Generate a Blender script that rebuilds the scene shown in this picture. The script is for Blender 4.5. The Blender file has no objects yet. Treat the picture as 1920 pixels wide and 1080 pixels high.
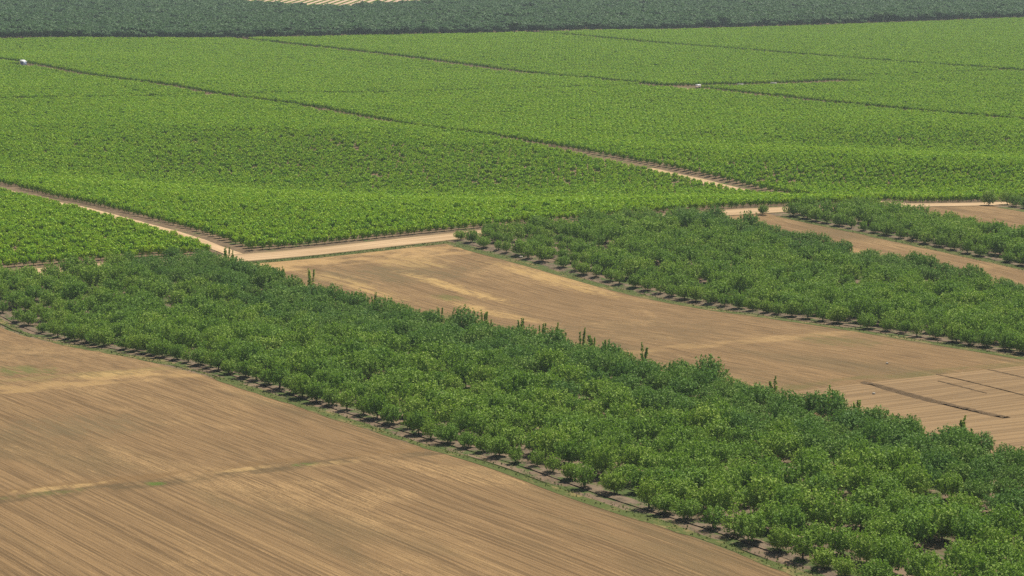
import bpy, math, random
import numpy as np

# ------------------------------------------------------------------ camera, sky, sun, exposure
sc = bpy.context.scene
COL = sc.collection
F, PITCH, AZ, CAM_H = 5500.0, 0.13142, 0.494319, 84.5
cd = bpy.data.cameras.new("camera")
cam = bpy.data.objects.new("camera", cd); COL.objects.link(cam)
cd.sensor_width = 36.0; cd.lens = F * 36.0 / 1920.0
cd.clip_start = 1.0; cd.clip_end = 20000.0
cam.location = (0, 0, CAM_H); cam.rotation_euler = (math.pi / 2 - PITCH, 0, 0)
sc.camera = cam

SUN_EL, SUN_AZ = math.radians(60), math.radians(32)          # azimuth measured from +Y towards +X
w = bpy.data.worlds.new("World"); sc.world = w; w.use_nodes = True
nt = w.node_tree; nt.nodes.clear()
sky = nt.nodes.new("ShaderNodeTexSky"); sky.sky_type = 'NISHITA'; sky.sun_disc = False
sky.sun_elevation = SUN_EL; sky.sun_rotation = SUN_AZ; sky.air_density = 1.2; sky.dust_density = 2.0
bg = nt.nodes.new("ShaderNodeBackground"); bg.inputs[1].default_value = 0.05
wo = nt.nodes.new("ShaderNodeOutputWorld")
nt.links.new(sky.outputs[0], bg.inputs[0]); nt.links.new(bg.outputs[0], wo.inputs[0])
sl = bpy.data.lights.new("sun", 'SUN'); sl.energy = 4.7; sl.angle = math.radians(0.53); sl.color = (1.0, 0.95, 0.84)
sun = bpy.data.objects.new("sun", sl); COL.objects.link(sun)
sun.rotation_euler = (math.pi / 2 - SUN_EL, 0, -SUN_AZ + math.pi)
sun.rotation_euler = (-(math.pi / 2 - SUN_EL), 0, -SUN_AZ)
sun.location = (0, 0, 300)
sc.view_settings.view_transform = 'Standard'; sc.view_settings.look = 'None'
sc.view_settings.exposure = 0.22; sc.view_settings.gamma = 1.0
sc.cycles.max_bounces = 6; sc.cycles.diffuse_bounces = 3; sc.cycles.transmission_bounces = 4
sc.cycles.volume_bounces = 0; sc.cycles.transparent_max_bounces = 4
sc.cycles.use_denoising = False

rng = np.random.default_rng(7)
random.seed(7)

# ------------------------------------------------------------------ terrain: gently rolling ground, heights in cm
GX = np.linspace(-420, 460, 23)
GY = np.concatenate([np.arange(330, 700, 24.), np.arange(704, 1150, 16.), np.linspace(1165, 2600, 21)])
HT = np.array([-2,-1,-1,-1,-1,-1,0,5,21,53,101,146,124,92,48,10,-10,-16,-15,-10,-6,-3,0,-1,0,1,1,2,2,3,10,28,65,120,182,165,138,83,33,3,-9,-10,-8,-5,-2,0,0,1,2,3,4,4,6,14,34,73,131,202,207,187,118,55,16,-2,-7,-6,-3,-1,0,0,2,3,5,6,6,7,14,35,77,133,164,219,231,149,73,26,3,-4,-4,-3,-1,1,1,3,5,6,7,5,4,10,30,74,152,183,223,260,168,85,32,7,-2,-3,-2,-1,1,2,4,6,7,6,2,-4,-4,11,44,72,145,205,241,170,89,36,9,0,-2,-1,0,1,2,5,7,7,3,-7,-21,-30,-19,13,44,107,156,226,165,87,35,9,0,-1,-1,0,1,3,5,7,6,-2,-21,-50,-73,-64,-20,16,107,208,240,159,78,29,7,0,-1,-1,0,1,4,6,7,4,-11,-43,-92,-139,-135,-55,-7,48,181,233,134,57,17,2,-2,-1,0,0,1,4,6,7,0,-21,-70,-148,-232,-248,-153,-56,33,129,154,76,21,-1,-6,-4,-2,0,1,1,4,6,6,-3,-32,-98,-211,-345,-392,-274,-149,-34,59,49,-7,-28,-25,-16,-7,-2,0,1,1,4,6,5,-6,-41,-121,-266,-456,-539,-375,-239,-143,-40,-64,-99,-81,-51,-26,-11,-3,0,1,1,4,5,4,-7,-44,-129,-289,-520,-640,-410,-285,-231,-134,-158,-182,-127,-72,-34,-14,-4,0,1,2,3,5,4,-6,-39,-116,-259,-454,-535,-302,-247,-248,-149,-173,-220,-148,-82,-38,-15,-4,0,1,2,3,5,5,-3,-29,-88,-193,-322,-364,-233,-192,-180,-77,-90,-189,-138,-78,-37,-14,-4,0,1,2,2,5,6,2,-15,-55,-121,-193,-220,-232,-153,-71,17,-37,-129,-104,-62,-31,-12,-3,0,1,1,2,5,7,5,-7,-36,-84,-133,-151,-214,-116,-8,57,-10,-86,-79,-51,-25,-10,-2,0,1,1,2,5,8,9,2,-17,-49,-77,-80,-156,-59,60,95,36,-35,-52,-37,-19,-8,-2,1,1,1,1,5,9,12,9,-2,-22,-41,-43,-97,4,113,133,68,1,-29,-25,-14,-5,-1,1,1,1,1,5,10,14,15,9,-5,-20,-28,-50,51,147,159,66,13,-13,-15,-8,-3,0,1,1,1,1,5,11,16,19,17,5,-13,-29,-26,65,159,192,82,24,-1,-6,-4,-1,0,1,1,1,1,5,11,17,22,21,9,-14,-35,-23,50,144,224,138,43,8,1,0,1,1,1,1,0,1,5,11,18,23,22,7,-21,-38,-40,8,89,177,154,48,12,7,5,2,1,1,0,0,1,5,11,18,23,20,0,-39,-51,-77,-61,-17,55,85,19,11,13,9,4,2,0,0,0,1,5,11,17,21,17,-10,-74,-83,-134,-171,-173,-108,-36,-35,10,21,13,6,2,0,0,0,1,5,10,15,18,11,-22,-112,-130,-220,-325,-322,-243,-149,-77,23,33,19,7,2,0,0,0,1,4,9,13,13,2,-34,-125,-189,-341,-481,-438,-324,-204,-56,60,49,24,8,2,0,-1,0,0,4,7,10,7,-11,-56,-157,-276,-501,-618,-507,-318,-148,95,126,67,27,8,1,-1,-1,0,0,3,6,6,-1,-29,-96,-228,-408,-648,-714,-516,-206,29,281,179,74,26,7,0,-1,-1,-1,-1,2,4,2,-9,-47,-140,-329,-574,-745,-737,-453,-50,189,319,163,62,20,4,-1,-2,-1,-1,-1,1,2,-1,-16,-62,-172,-391,-651,-753,-635,-288,69,250,232,90,35,10,1,-2,-2,-2,-1,-2,0,0,-4,-21,-70,-182,-387,-624,-644,-424,-131,142,238,128,21,5,0,-3,-3,-3,-2,-1,-3,-1,-1,-5,-22,-68,-168,-330,-504,-440,-255,-11,169,176,17,-40,-19,-8,-5,-4,-3,-2,-1,-4,-2,-2,-5,-18,-56,-135,-238,-318,-236,-101,103,156,84,-80,-80,-30,-11,-6,-4,-3,-2,-1,-5,-3,-3,-4,-11,-35,-88,-134,-121,-59,59,134,95,-41,-143,-81,-22,-7,-4,-4,-3,-2,-1,-6,-4,-3,-1,-1,-8,-28,-35,32,112,142,115,48,-97,-115,-16,6,3,-1,-3,-3,-2,-1,-7,-5,-2,3,12,24,37,66,189,243,174,102,37,-51,17,88,42,15,3,-2,-2,-1,0,-8,-5,-1,8,25,56,107,170,299,274,161,86,48,58,152,150,69,25,6,-1,-2,-1,0,-9,-5,1,13,39,84,159,233,326,250,123,66,58,111,197,164,80,30,8,0,-2,-1,0,-9,-5,3,19,51,106,185,258,314,205,76,44,59,126,191,147,76,30,8,0,-2,-1,0,-10,-4,5,26,64,122,195,261,287,165,39,25,52,118,164,121,63,25,6,-1,-2,-1,0,-10,-3,9,33,77,137,199,254,264,150,28,11,41,98,130,91,45,17,3,-2,-3,-2,0,-11,-2,12,42,91,154,203,246,251,151,29,4,29,74,94,61,27,8,-1,-4,-3,-2,-1,-11,-1,17,51,108,176,210,240,246,160,36,-1,16,50,60,34,10,-1,-5,-6,-4,-2,-1,-11,2,26,71,146,234,228,234,250,175,51,-3,-5,7,3,-10,-16,-15,-12,-8,-5,-3,-1,-19,3,40,111,221,326,231,175,147,38,1,-20,-26,-43,-55,-48,-31,-18,-9,-5,-3,-2,-1,-30,-9,19,65,132,202,235,227,109,2,-22,-35,-5,-40,-57,-43,-14,3,7,5,2,0,-1,-32,-3,32,82,137,168,169,117,39,-30,-72,-92,-118,-150,-152,-84,7,36,31,18,8,2,-2,-25,25,94,194,293,265,167,70,-16,-99,-174,-185,-142,-105,-69,-4,57,67,46,24,10,3,-2,-28,27,99,193,276,226,129,47,-15,-67,-110,-114,-83,-55,-37,-20,-8,2,6,5,2,0,-2,-31,19,70,115,126,96,53,20,-1,-19,-32,-35,-32,-29,-30,-29,-18,-9,-3,-1,0,-1,-1,-6,69,151,215,173,107,51,23,13,2,-8,-17,-26,-30,-25,-17,-9,-3,-1,0,0,0,-1,19,117,238,350,270,168,71,25,5,-6,-14,-25,-46,-48,-32,-17,-6,-1,1,1,1,0,-1,-8,41,90,122,106,67,23,4,-8,-19,-19,9,-7,-25,-25,-17,-8,-2,1,1,1,-1,-3,-17,0,15,23,20,10,-3,-15,-31,-55,-73,-28,-22,-54,-58,-43,-27,-12,-2,4,4,1,-4,-11,-5,-2,0,0,-2,-4,-8,-14,-24,-33,-37,-60,-98,-96,-75,-53,-22,5,23,26,17,2,-4,-3,-2,-1,-1,-1,-1,-1,-2,-4,-7,-13,-24,-37,-42,-40,-27,6,48,87,92,60,24,-1,0,0,0,0,0,1,1,2,2,1,-1,-4,-8,-10,-7,4,30,72,119,123,79,34,0,0,0,0,0,0,0,1,1,1,2,1,1,-1,-2,-1,3,13,27,41,41,26,6,0,0,0,0,0,0,0,0,0,1,1,1,0,0,-1,-1,-1,1,4,7,6,2,-5,0,0,0,0,0,0,0,0,0,0,0,0,0,0,0,-1,-1,-1,-1,-1,-1,-2,-4,0,0,0,0,0,0,0,0,0,0,0,0,0,0,0,0,0,-1,-1,-1,-1,-1,-2,0,0,0,0,0,0,0,0,0,0,0,0,0,0,0,0,0,0,0,0,0,0,0,0,0,0,0,0,0,0,0,0,0,0,0,0,0,0,0,0,0,0,0,0,0,0,0,0,0,0,0,0,0,0,0,0,0,0,0,0,0,0,0,0,0,0,0,0,0], float).reshape(len(GY), len(GX)) / 100.0
_dY = np.gradient(HT, GY, axis=0); _dX = np.gradient(HT, GX, axis=1); _dXY = np.gradient(_dX, GY, axis=0)

def _herm(c0, c1, d0, d1, t, L):
    t2 = t * t; t3 = t2 * t
    return (2*t3 - 3*t2 + 1)*c0 + (t3 - 2*t2 + t)*L*d0 + (3*t2 - 2*t3)*c1 + (t3 - t2)*L*d1

def height(x, y):
    x = np.clip(x, GX[0], GX[-1]); y = np.clip(y, GY[0], GY[-1])
    i = np.clip(np.searchsorted(GX, x, side='right') - 1, 0, len(GX) - 2)
    j = np.clip(np.searchsorted(GY, y, side='right') - 1, 0, len(GY) - 2)
    Lx = GX[i+1] - GX[i]; Ly = GY[j+1] - GY[j]; s = (x - GX[i]) / Lx; t = (y - GY[j]) / Ly
    r0 = _herm(HT[j, i], HT[j, i+1], _dX[j, i], _dX[j, i+1], s, Lx)
    r1 = _herm(HT[j+1, i], HT[j+1, i+1], _dX[j+1, i], _dX[j+1, i+1], s, Lx)
    q0 = _herm(_dY[j, i], _dY[j, i+1], _dXY[j, i], _dXY[j, i+1], s, Lx)
    q1 = _herm(_dY[j+1, i], _dY[j+1, i+1], _dXY[j+1, i], _dXY[j+1, i+1], s, Lx)
    return _herm(r0, r1, q0, q1, t, Ly)

CA, SA = math.cos(AZ), math.sin(AZ)
def world(v, u):          # local field axes: v across the rows, u along them
    return v * CA - u * SA, v * SA + u * CA
def hvu(v, u):
    return height(*world(np.asarray(v, float), np.asarray(u, float)))

def project(v, u, e=0.0):   # used only to decide which trees are worth building as objects
    x, y = world(v, u); z = height(x, y) + e - CAM_H
    fw = y * math.cos(PITCH) - z * math.sin(PITCH); up = y * math.sin(PITCH) + z * math.cos(PITCH)
    return 960 + F * x / fw, 540 - F * up / fw, fw

# ------------------------------------------------------------------ node helpers
def new_mat(name):
    m = bpy.data.materials.new(name); m.use_nodes = True
    t = m.node_tree; t.nodes.clear()
    o = t.nodes.new("ShaderNodeOutputMaterial")
    return m, t, o

class NG:
    def __init__(s, t): s.t = t; s.tc = None
    def n(s, k): return s.t.nodes.new(k)
    def L(s, a, b): s.t.links.new(a, b)
    def put(s, sock, v):
        if hasattr(v, 'is_output'): s.L(v, sock)
        else: sock.default_value = v
    def obj(s):
        if s.tc is None: s.tc = s.n("ShaderNodeTexCoord")
        return s.tc.outputs['Object']
    def xyz(s):
        q = s.n("ShaderNodeSeparateXYZ"); s.L(s.obj(), q.inputs[0]); return q.outputs[0], q.outputs[1], q.outputs[2]
    def mapped(s, sc_, rot=0.0):
        m = s.n("ShaderNodeMapping"); s.L(s.obj(), m.inputs[0]); m.inputs['Scale'].default_value = sc_
        m.inputs['Rotation'].default_value = (0, 0, rot); return m.outputs[0]
    def noise(s, sc_=(1, 1, 1), scale=1.0, det=3.0, rough=0.55, rot=0.0, dist=0.0):
        q = s.n("ShaderNodeTexNoise"); s.L(s.mapped(sc_, rot), q.inputs['Vector'])
        q.inputs['Scale'].default_value = scale; q.inputs['Detail'].default_value = det
        q.inputs['Roughness'].default_value = rough; q.inputs['Distortion'].default_value = dist
        return q.outputs[0]
    def math(s, op, a, b=0.0, clamp=False):
        q = s.n("ShaderNodeMath"); q.operation = op; q.use_clamp = clamp
        s.put(q.inputs[0], a); s.put(q.inputs[1], b); return q.outputs[0]
    def smooth(s, x, lo, hi):
        q = s.n("ShaderNodeMapRange"); q.interpolation_type = 'SMOOTHSTEP'; s.put(q.inputs[0], x)
        q.inputs[1].default_value = lo; q.inputs[2].default_value = hi; return q.outputs[0]
    def mix(s, f, a, b):
        q = s.n("ShaderNodeMix"); q.data_type = 'RGBA'; s.put(q.inputs[0], f)
        for sock, v in ((q.inputs[6], a), (q.inputs[7], b)):
            s.put(sock, v if hasattr(v, 'is_output') else (*v, 1.0))
        return q.outputs[2]
    def band(s, x, c, half, soft):          # 1 inside |x-c|<half
        return s.smooth(s.math('ABSOLUTE', s.math('SUBTRACT', x, c)), half + soft, half)
    def spot(s, x, y, cx, cy, rx, ry, wob):
        a = s.math('DIVIDE', s.math('SUBTRACT', x, cx), rx); b = s.math('DIVIDE', s.math('SUBTRACT', y, cy), ry)
        d = s.math('SQRT', s.math('ADD', s.math('MULTIPLY', a, a), s.math('MULTIPLY', b, b)))
        return s.smooth(s.math('ADD', d, s.math('MULTIPLY', s.math('SUBTRACT', wob, 0.5), 2.2)), 1.3, 0.5)
    def diffuse(s, o, color, bump=None, dist=0.1, strength=0.6, rough=0.95):
        b = s.n("ShaderNodeBsdfPrincipled"); s.put(b.inputs['Base Color'], color if hasattr(color, 'is_output') else (*color, 1))
        b.inputs['Roughness'].default_value = rough; b.inputs['Specular IOR Level'].default_value = 0.1
        if bump is not None:
            bm = s.n("ShaderNodeBump"); bm.inputs['Distance'].default_value = dist; bm.inputs['Strength'].default_value = strength
            s.L(bump, bm.inputs['Height']); s.L(bm.outputs[0], b.inputs['Normal'])
        s.L(b.outputs[0], o.inputs[0])

def stubble_mat(name, marks=(), swales=(), base=0.0, patch_v=None):
    m, t, o = new_mat(name); g = NG(t)
    x, y, _ = g.xyz()
    rows = g.noise((1.0, 0.003, 1), 2.4, 2.0, 0.5)
    fine = g.noise((1.0, 0.025, 1), 3.2, 4.0, 0.7)
    mid = g.noise((1.0, 0.02, 1), 0.35, 3.0, 0.6)
    wide = g.noise((1.0, 0.15, 1), 0.05, 4.0, 0.6, dist=0.6)
    blot = g.noise((1.0, 0.5, 1), 0.035, 5.0, 0.65, dist=1.0)
    speck = g.noise((1.0, 0.6, 1), 4.0, 4.0, 0.8)
    soil, tan, straw, olive = (0.150, 0.094, 0.044), (0.266, 0.166, 0.078), (0.52, 0.335, 0.152), (0.135, 0.102, 0.049)
    st = g.math('ADD', g.math('MULTIPLY', rows, 0.62), g.math('MULTIPLY', fine, 0.38))
    c = g.mix(g.smooth(st, 0.36, 0.6), soil, tan)
    c = g.mix(g.math('MULTIPLY', g.smooth(mid, 0.54, 0.74), 0.2), c, straw)
    c = g.mix(g.math('MULTIPLY', g.smooth(mid, 0.46, 0.25), 0.2), c, olive)
    c = g.mix(g.math('MULTIPLY', g.smooth(wide, 0.5, 0.32), 0.5), c, olive)
    sb = g.math('MULTIPLY', g.smooth(blot, 0.5, 0.66), g.smooth(g.math('ADD', g.math('MULTIPLY', speck, 0.5), g.math('MULTIPLY', fine, 0.5)), 0.44, 0.58))
    c = g.mix(g.math('MULTIPLY', sb, 0.5), c, straw)
    c = g.mix(g.math('MULTIPLY', g.smooth(g.math('ADD', g.math('MULTIPLY', speck, 0.4), g.math('MULTIPLY', fine, 0.6)), 0.55, 0.68), 0.55), c, straw)
    c = g.mix(g.math('MULTIPLY', g.smooth(speck, 0.42, 0.28), 0.55), c, tuple(0.55 * q for q in soil))
    wob = g.noise((0.35, 1, 1), 0.12, 4.0, 0.65)
    wy = g.math('ADD', y, g.math('MULTIPLY', g.math('SUBTRACT', wob, 0.5), 9.0))
    for cy, half, col, k in swales:
        bd = g.math('MULTIPLY', g.band(wy, cy, half, 2.5), g.smooth(g.noise((1, 1, 1), 0.16, 3.0, 0.6), 0.35, 0.6))
        c = g.mix(g.math('MULTIPLY', bd, k), c, col)
    wob2 = g.noise((1, 1, 1), 0.45, 4.0, 0.65)
    brk = g.smooth(g.noise((1.0, 0.12, 1), 0.8, 4.0, 0.7), 0.36, 0.58)
    for cx, cy, rx, ry, col, k in marks:
        c = g.mix(g.math('MULTIPLY', g.math('MULTIPLY', g.spot(x, y, cx, cy, rx, ry, wob2), brk), k), c, col)
    h = g.math('ADD', g.math('MULTIPLY', rows, 1.2), g.math('ADD', g.math('MULTIPLY', fine, 0.5), g.math('MULTIPLY', speck, 0.7)))
    g.diffuse(o, c, h, 0.22, 0.8)
    return m

def soil_mat(name, cols, scale=1.0, stretch=(1, 1, 1), bump=0.12, green=None, glo=0.5, ghi=0.62):
    m, t, o = new_mat(name); g = NG(t)
    a = g.noise(stretch, 0.5 * scale, 5.0, 0.65); b = g.noise(stretch, 3.0 * scale, 3.0, 0.65)
    c = g.mix(g.smooth(a, 0.35, 0.65), cols[0], cols[1])
    c = g.mix(g.math('MULTIPLY', g.smooth(b, 0.52, 0.7), 0.6), c, cols[2])
    if green:
        d = g.noise((1, 0.5, 1), 0.35 * scale, 5.0, 0.7)
        c = g.mix(g.math('MULTIPLY', g.smooth(d, glo, ghi), 0.9), c, g.mix(b, green[0], green[1]))
    g.diffuse(o, c, g.math('ADD', a, b), bump, 0.7)
    return m

def road_mat(name, lo, hi, along_y, rut=None):
    m, t, o = new_mat(name); g = NG(t)
    st = (1, 0.05, 1) if along_y else (0.05, 1, 1)
    a = g.noise(st, 0.55, 4.0, 0.6); b = g.noise((1, 1, 1), 1.6, 4.0, 0.65)
    c = g.mix(g.smooth(a, 0.36, 0.64), lo, hi)
    c = g.mix(g.math('MULTIPLY', g.smooth(b, 0.55, 0.75), 0.45), c, tuple(0.72 * q for q in lo))
    x, y, _ = g.xyz()
    if not along_y:
        e = g.noise((0.15, 1, 1), 0.5, 4.0, 0.7)
        wy = g.math('ADD', y, g.math('MULTIPLY', g.math('SUBTRACT', e, 0.5), 3.0))
        for cy in (654.3, 656.6, 659.4):
            c = g.mix(g.math('MULTIPLY', g.band(wy, cy, 0.25, 0.4), 0.45), c, tuple(0.75 * q for q in lo))
        for cy in (650.2, 662.2):
            c = g.mix(g.math('MULTIPLY', g.band(wy, cy, 0.9, 1.0), 0.8), c, (0.24, 0.17, 0.085))
    if rut:
        d = g.noise((1, 1, 1), 0.12, 4.0, 0.7)
        c = g.mix(g.smooth(d, 0.42, 0.58), c, rut)
    g.diffuse(o, c, b, 0.06, 0.5)
    return m

def leaf_mat(name, base, alt, trans, tr=0.3, var=0.35, nscale=0.5):
    m, t, o = new_mat(name); g = NG(t)
    oi = g.n("ShaderNodeObjectInfo")
    geo = g.n("ShaderNodeNewGeometry")
    r = geo.outputs['Random Per Island']
    c = g.mix(r, base, alt)
    hsv = g.n("ShaderNodeHueSaturation"); g.L(c, hsv.inputs['Color'])
    g.L(g.math('ADD', g.math('MULTIPLY', oi.outputs['Random'], 0.035), 0.4825), hsv.inputs['Hue'])
    g.L(g.math('ADD', g.math('MULTIPLY', oi.outputs['Random'], -var), 1.0 + var / 2), hsv.inputs['Value'])
    b = g.n("ShaderNodeBsdfPrincipled"); g.L(hsv.outputs[0], b.inputs['Base Color'])
    b.inputs['Roughness'].default_value = 0.6; b.inputs['Specular IOR Level'].default_value = 0.12
    tl = g.n("ShaderNodeBsdfTranslucent"); tl.inputs[0].default_value = (*trans, 1)
    mx = g.n("ShaderNodeMixShader"); mx.inputs[0].default_value = tr
    g.L(b.outputs[0], mx.inputs[1]); g.L(tl.outputs[0], mx.inputs[2]); g.L(mx.outputs[0], o.inputs[0])
    return m

def plain_mat(name, col, rough=0.6, metal=0.0, dirt=0.25):
    m, t, o = new_mat(name); g = NG(t)
    n = g.noise((1, 1, 1), 2.5, 4.0, 0.6)
    c = g.mix(g.math('MULTIPLY', g.smooth(n, 0.45, 0.75), dirt), col, tuple(q * 0.5 for q in col))
    b = g.n("ShaderNodeBsdfPrincipled"); g.L(c, b.inputs['Base Color'])
    b.inputs['Roughness'].default_value = rough; b.inputs['Metallic'].default_value = metal
    g.L(b.outputs[0], o.inputs[0]); return m

GREEN = ((0.045, 0.085, 0.018), (0.09, 0.13, 0.03))
M_front = stubble_mat("stubble_front",
    marks=[(175, 516, 6, 9, (0.10, 0.14, 0.03), 0.6), (152, 391, 1.8, 1.5, (0.08, 0.15, 0.02), 0.8), (176.5, 392.5, 2.2, 1.3, (0.10, 0.16, 0.03), 0.6),
           (136, 393, 7, 1.6, (0.13, 0.14, 0.04), 0.5), (139, 396, 8, 1.5, (0.5, 0.33, 0.14), 0.6), (168, 394, 5, 1.5, (0.5, 0.33, 0.14), 0.6), (181, 391, 5, 2, (0.5, 0.33, 0.14), 0.5), (160, 445, 14, 12, (0.16, 0.12, 0.06), 0.6), (186, 498, 9, 5, (0.5, 0.33, 0.13), 0.6)],
    swales=[(392, 1.3, (0.105, 0.075, 0.036), 0.7), (396.5, 1.0, (0.2, 0.12, 0.05), 0.6), (491, 4.0, (0.45, 0.29, 0.12), 0.5), (500, 3.0, (0.25, 0.19, 0.07), 0.5)])
M_mid = stubble_mat("stubble_middle",
    marks=[(276, 545, 6, 12, (0.10, 0.13, 0.03), 0.6), (295, 610, 22, 16, (0.15, 0.115, 0.055), 0.7), (296, 500, 20, 26, (0.17, 0.115, 0.055), 0.6),
           (300, 585, 3, 26, (0.55, 0.36, 0.14), 0.7), (282, 600, 3, 30, (0.5, 0.33, 0.13), 0.6), (290, 548, 2.5, 24, (0.55, 0.36, 0.14), 0.6), (310, 625, 8, 12, (0.5, 0.33, 0.13), 0.5), (292, 571, 3, 6, (0.11, 0.13, 0.03), 0.6), (325, 585, 4, 30, (0.52, 0.34, 0.13), 0.6), (318, 458, 6, 10, (0.12, 0.12, 0.035), 0.5)],
    swales=[(468, 2.0, (0.42, 0.27, 0.115), 0.45), (640, 9.0, (0.52, 0.33, 0.14), 0.6), (413, 1.4, (0.14, 0.12, 0.04), 0.6)])
M_back = stubble_mat("stubble_back", marks=[(407, 560, 4, 60, (0.5, 0.32, 0.13), 0.6)], swales=[(690, 8, (0.2, 0.12, 0.06), 0.3)])
M_tilled = None
def tilled_mat():
    m, t, o = new_mat("tilled_soil"); g = NG(t)
    a = g.noise((0.012, 1, 1), 1.1, 3.0, 0.6); b = g.noise((1, 1, 1), 1.2, 4.0, 0.65)
    c = g.mix(g.smooth(a, 0.38, 0.62), (0.20, 0.130, 0.066), (0.295, 0.193, 0.097))
    c = g.mix(g.math('MULTIPLY', g.smooth(b, 0.5, 0.7), 0.35), c, (0.19, 0.12, 0.06))
    g.diffuse(o, c, a, 0.25, 0.8); return m
M_tilled = tilled_mat()
M_floor = soil_mat("orchard_floor", [(0.14, 0.10, 0.065), (0.22, 0.155, 0.1), (0.3, 0.2, 0.12)], 0.6, (1, 0.5, 1), 0.15, GREEN, 0.48, 0.58)
M_berm = soil_mat("berm_soil", [(0.13, 0.098, 0.066), (0.21, 0.155, 0.105), (0.3, 0.205, 0.13)], 1.2, (1, 0.6, 1), 0.25, GREEN, 0.5, 0.6)
M_verge = soil_mat("verge_grass", [(0.13, 0.12, 0.045), (0.24, 0.18, 0.075), (0.4, 0.28, 0.12)], 0.8, (1, 0.3, 1), 0.15, ((0.055, 0.085, 0.02), (0.10, 0.125, 0.03)), 0.38, 0.5)
M_limefloor = soil_mat("young_orchard_floor", [(0.13, 0.09, 0.052), (0.2, 0.138, 0.08), (0.28, 0.185, 0.105)], 0.5, (1, 1, 1), 0.15, GREEN, 0.56, 0.66)
M_ground = soil_mat("ground_soil", [(0.18, 0.12, 0.065), (0.27, 0.17, 0.09), (0.33, 0.21, 0.11)], 0.15, (1, 1, 1), 0.2, GREEN, 0.55, 0.65)
M_pale = soil_mat("pale_soil", [(0.5, 0.34, 0.23), (0.62, 0.44, 0.31), (0.58, 0.4, 0.27)], 0.3)
M_road = road_mat("dirt_road", (0.43, 0.29, 0.16), (0.58, 0.405, 0.235), False)
M_road_a = road_mat("dirt_lane", (0.45, 0.305, 0.165), (0.62, 0.43, 0.25), True)
M_lane = road_mat("brown_lane", (0.17, 0.12, 0.065), (0.26, 0.17, 0.09), True, (0.12, 0.11, 0.04))
M_ditch = soil_mat("dark_turned_soil", [(0.11, 0.075, 0.04), (0.18, 0.118, 0.064), (0.27, 0.175, 0.09)], 2.5, (1, 1, 1), 0.3)
M_bright = leaf_mat("leaves_mid_green", (0.135, 0.248, 0.031), (0.325, 0.460, 0.080), (0.29, 0.49, 0.045), 0.23)
M_dark = leaf_mat("leaves_dark_green", (0.105, 0.215, 0.036), (0.232, 0.360, 0.074), (0.21, 0.38, 0.055), 0.22)
M_lime = leaf_mat("leaves_yellow_green", (0.232, 0.402, 0.016), (0.350, 0.545, 0.031), (0.43, 0.65, 0.02), 0.26, 0.2)
M_far = leaf_mat("leaves_blue_green", (0.062, 0.140, 0.044), (0.095, 0.185, 0.066), (0.09, 0.2, 0.045), 0.24)
M_bark = plain_mat("bark", (0.075, 0.055, 0.04), 0.9)
M_white = plain_mat("white_paint", (0.82, 0.82, 0.8), 0.4, 0.0, 0.1)
M_bluegrey = plain_mat("blue_grey_metal", (0.3, 0.36, 0.5), 0.5, 0.2, 0.2)
M_darkmetal = plain_mat("dark_metal", (0.035, 0.035, 0.035), 0.6, 0.3)
M_rubber = plain_mat("rubber", (0.02, 0.02, 0.02), 0.85)
M_rock = plain_mat("pale_rock", (0.55, 0.5, 0.42), 0.9)
M_greybin = plain_mat("grey_plastic", (0.5, 0.47, 0.43), 0.6)

# ------------------------------------------------------------------ mesh helpers
def link(name, me, mat=None, parent=None):
    o = bpy.data.objects.new(name, me); COL.objects.link(o)
    if mat is not None and not me.materials: me.materials.append(mat)
    if parent is not None: o.parent = parent
    return o

def np_mesh(name, V, quads=None, faces=None, smooth=False):
    me = bpy.data.meshes.new(name)
    V = np.asarray(V, np.float32); Q = np.asarray(quads, np.int32)
    k = Q.shape[1]
    me.vertices.add(len(V)); me.vertices.foreach_set("co", V.ravel())
    me.loops.add(Q.size); me.loops.foreach_set("vertex_index", Q.ravel())
    me.polygons.add(len(Q)); me.polygons.foreach_set("loop_start", np.arange(0, Q.size, k, dtype=np.int32))
    me.polygons.foreach_set("loop_total", np.full(len(Q), k, np.int32))
    if smooth: me.polygons.foreach_set("use_smooth", np.ones(len(Q), bool))
    me.update(); me.validate(); return me

def grid_faces(nu, nv):
    i = np.arange(nu * nv).reshape(nu, nv)
    return np.stack([i[:-1, :-1], i[:-1, 1:], i[1:, 1:], i[1:, :-1]], -1).reshape(-1, 4)

def sheet(name, v, u, mat, dz=0.0, kind='structure', wob=0.0, label=None, cat=None, dh=None):
    """A piece of ground draped on the terrain: v and u are the grid lines in field axes."""
    v = np.asarray(v, float); u = np.asarray(u, float)
    VV, UU = np.meshgrid(v, u)
    if wob:
        n = np.cumsum(rng.normal(0, wob * 0.35, len(u))); n -= np.linspace(n[0], n[-1], len(u))
        n = np.clip(n, -wob, wob)
        VV[:, 0] += n; VV[:, -1] += np.roll(n, 7)
    Z = hvu(VV, UU) + dz
    if dh is not None: Z = Z + dh(VV, UU)
    P = np.stack([VV, UU, Z], -1).reshape(-1, 3)
    me = np_mesh(name, P, grid_faces(len(u), len(v)), smooth=True)
    o = link(name, me, mat); o.rotation_euler = (0, 0, AZ)
    o['kind'] = kind
    if label: o['label'] = label
    if cat: o['category'] = cat
    return o

def ar(a, b, step):
    return np.linspace(a, b, max(2, int(round(abs(b - a) / step)) + 1))

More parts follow.
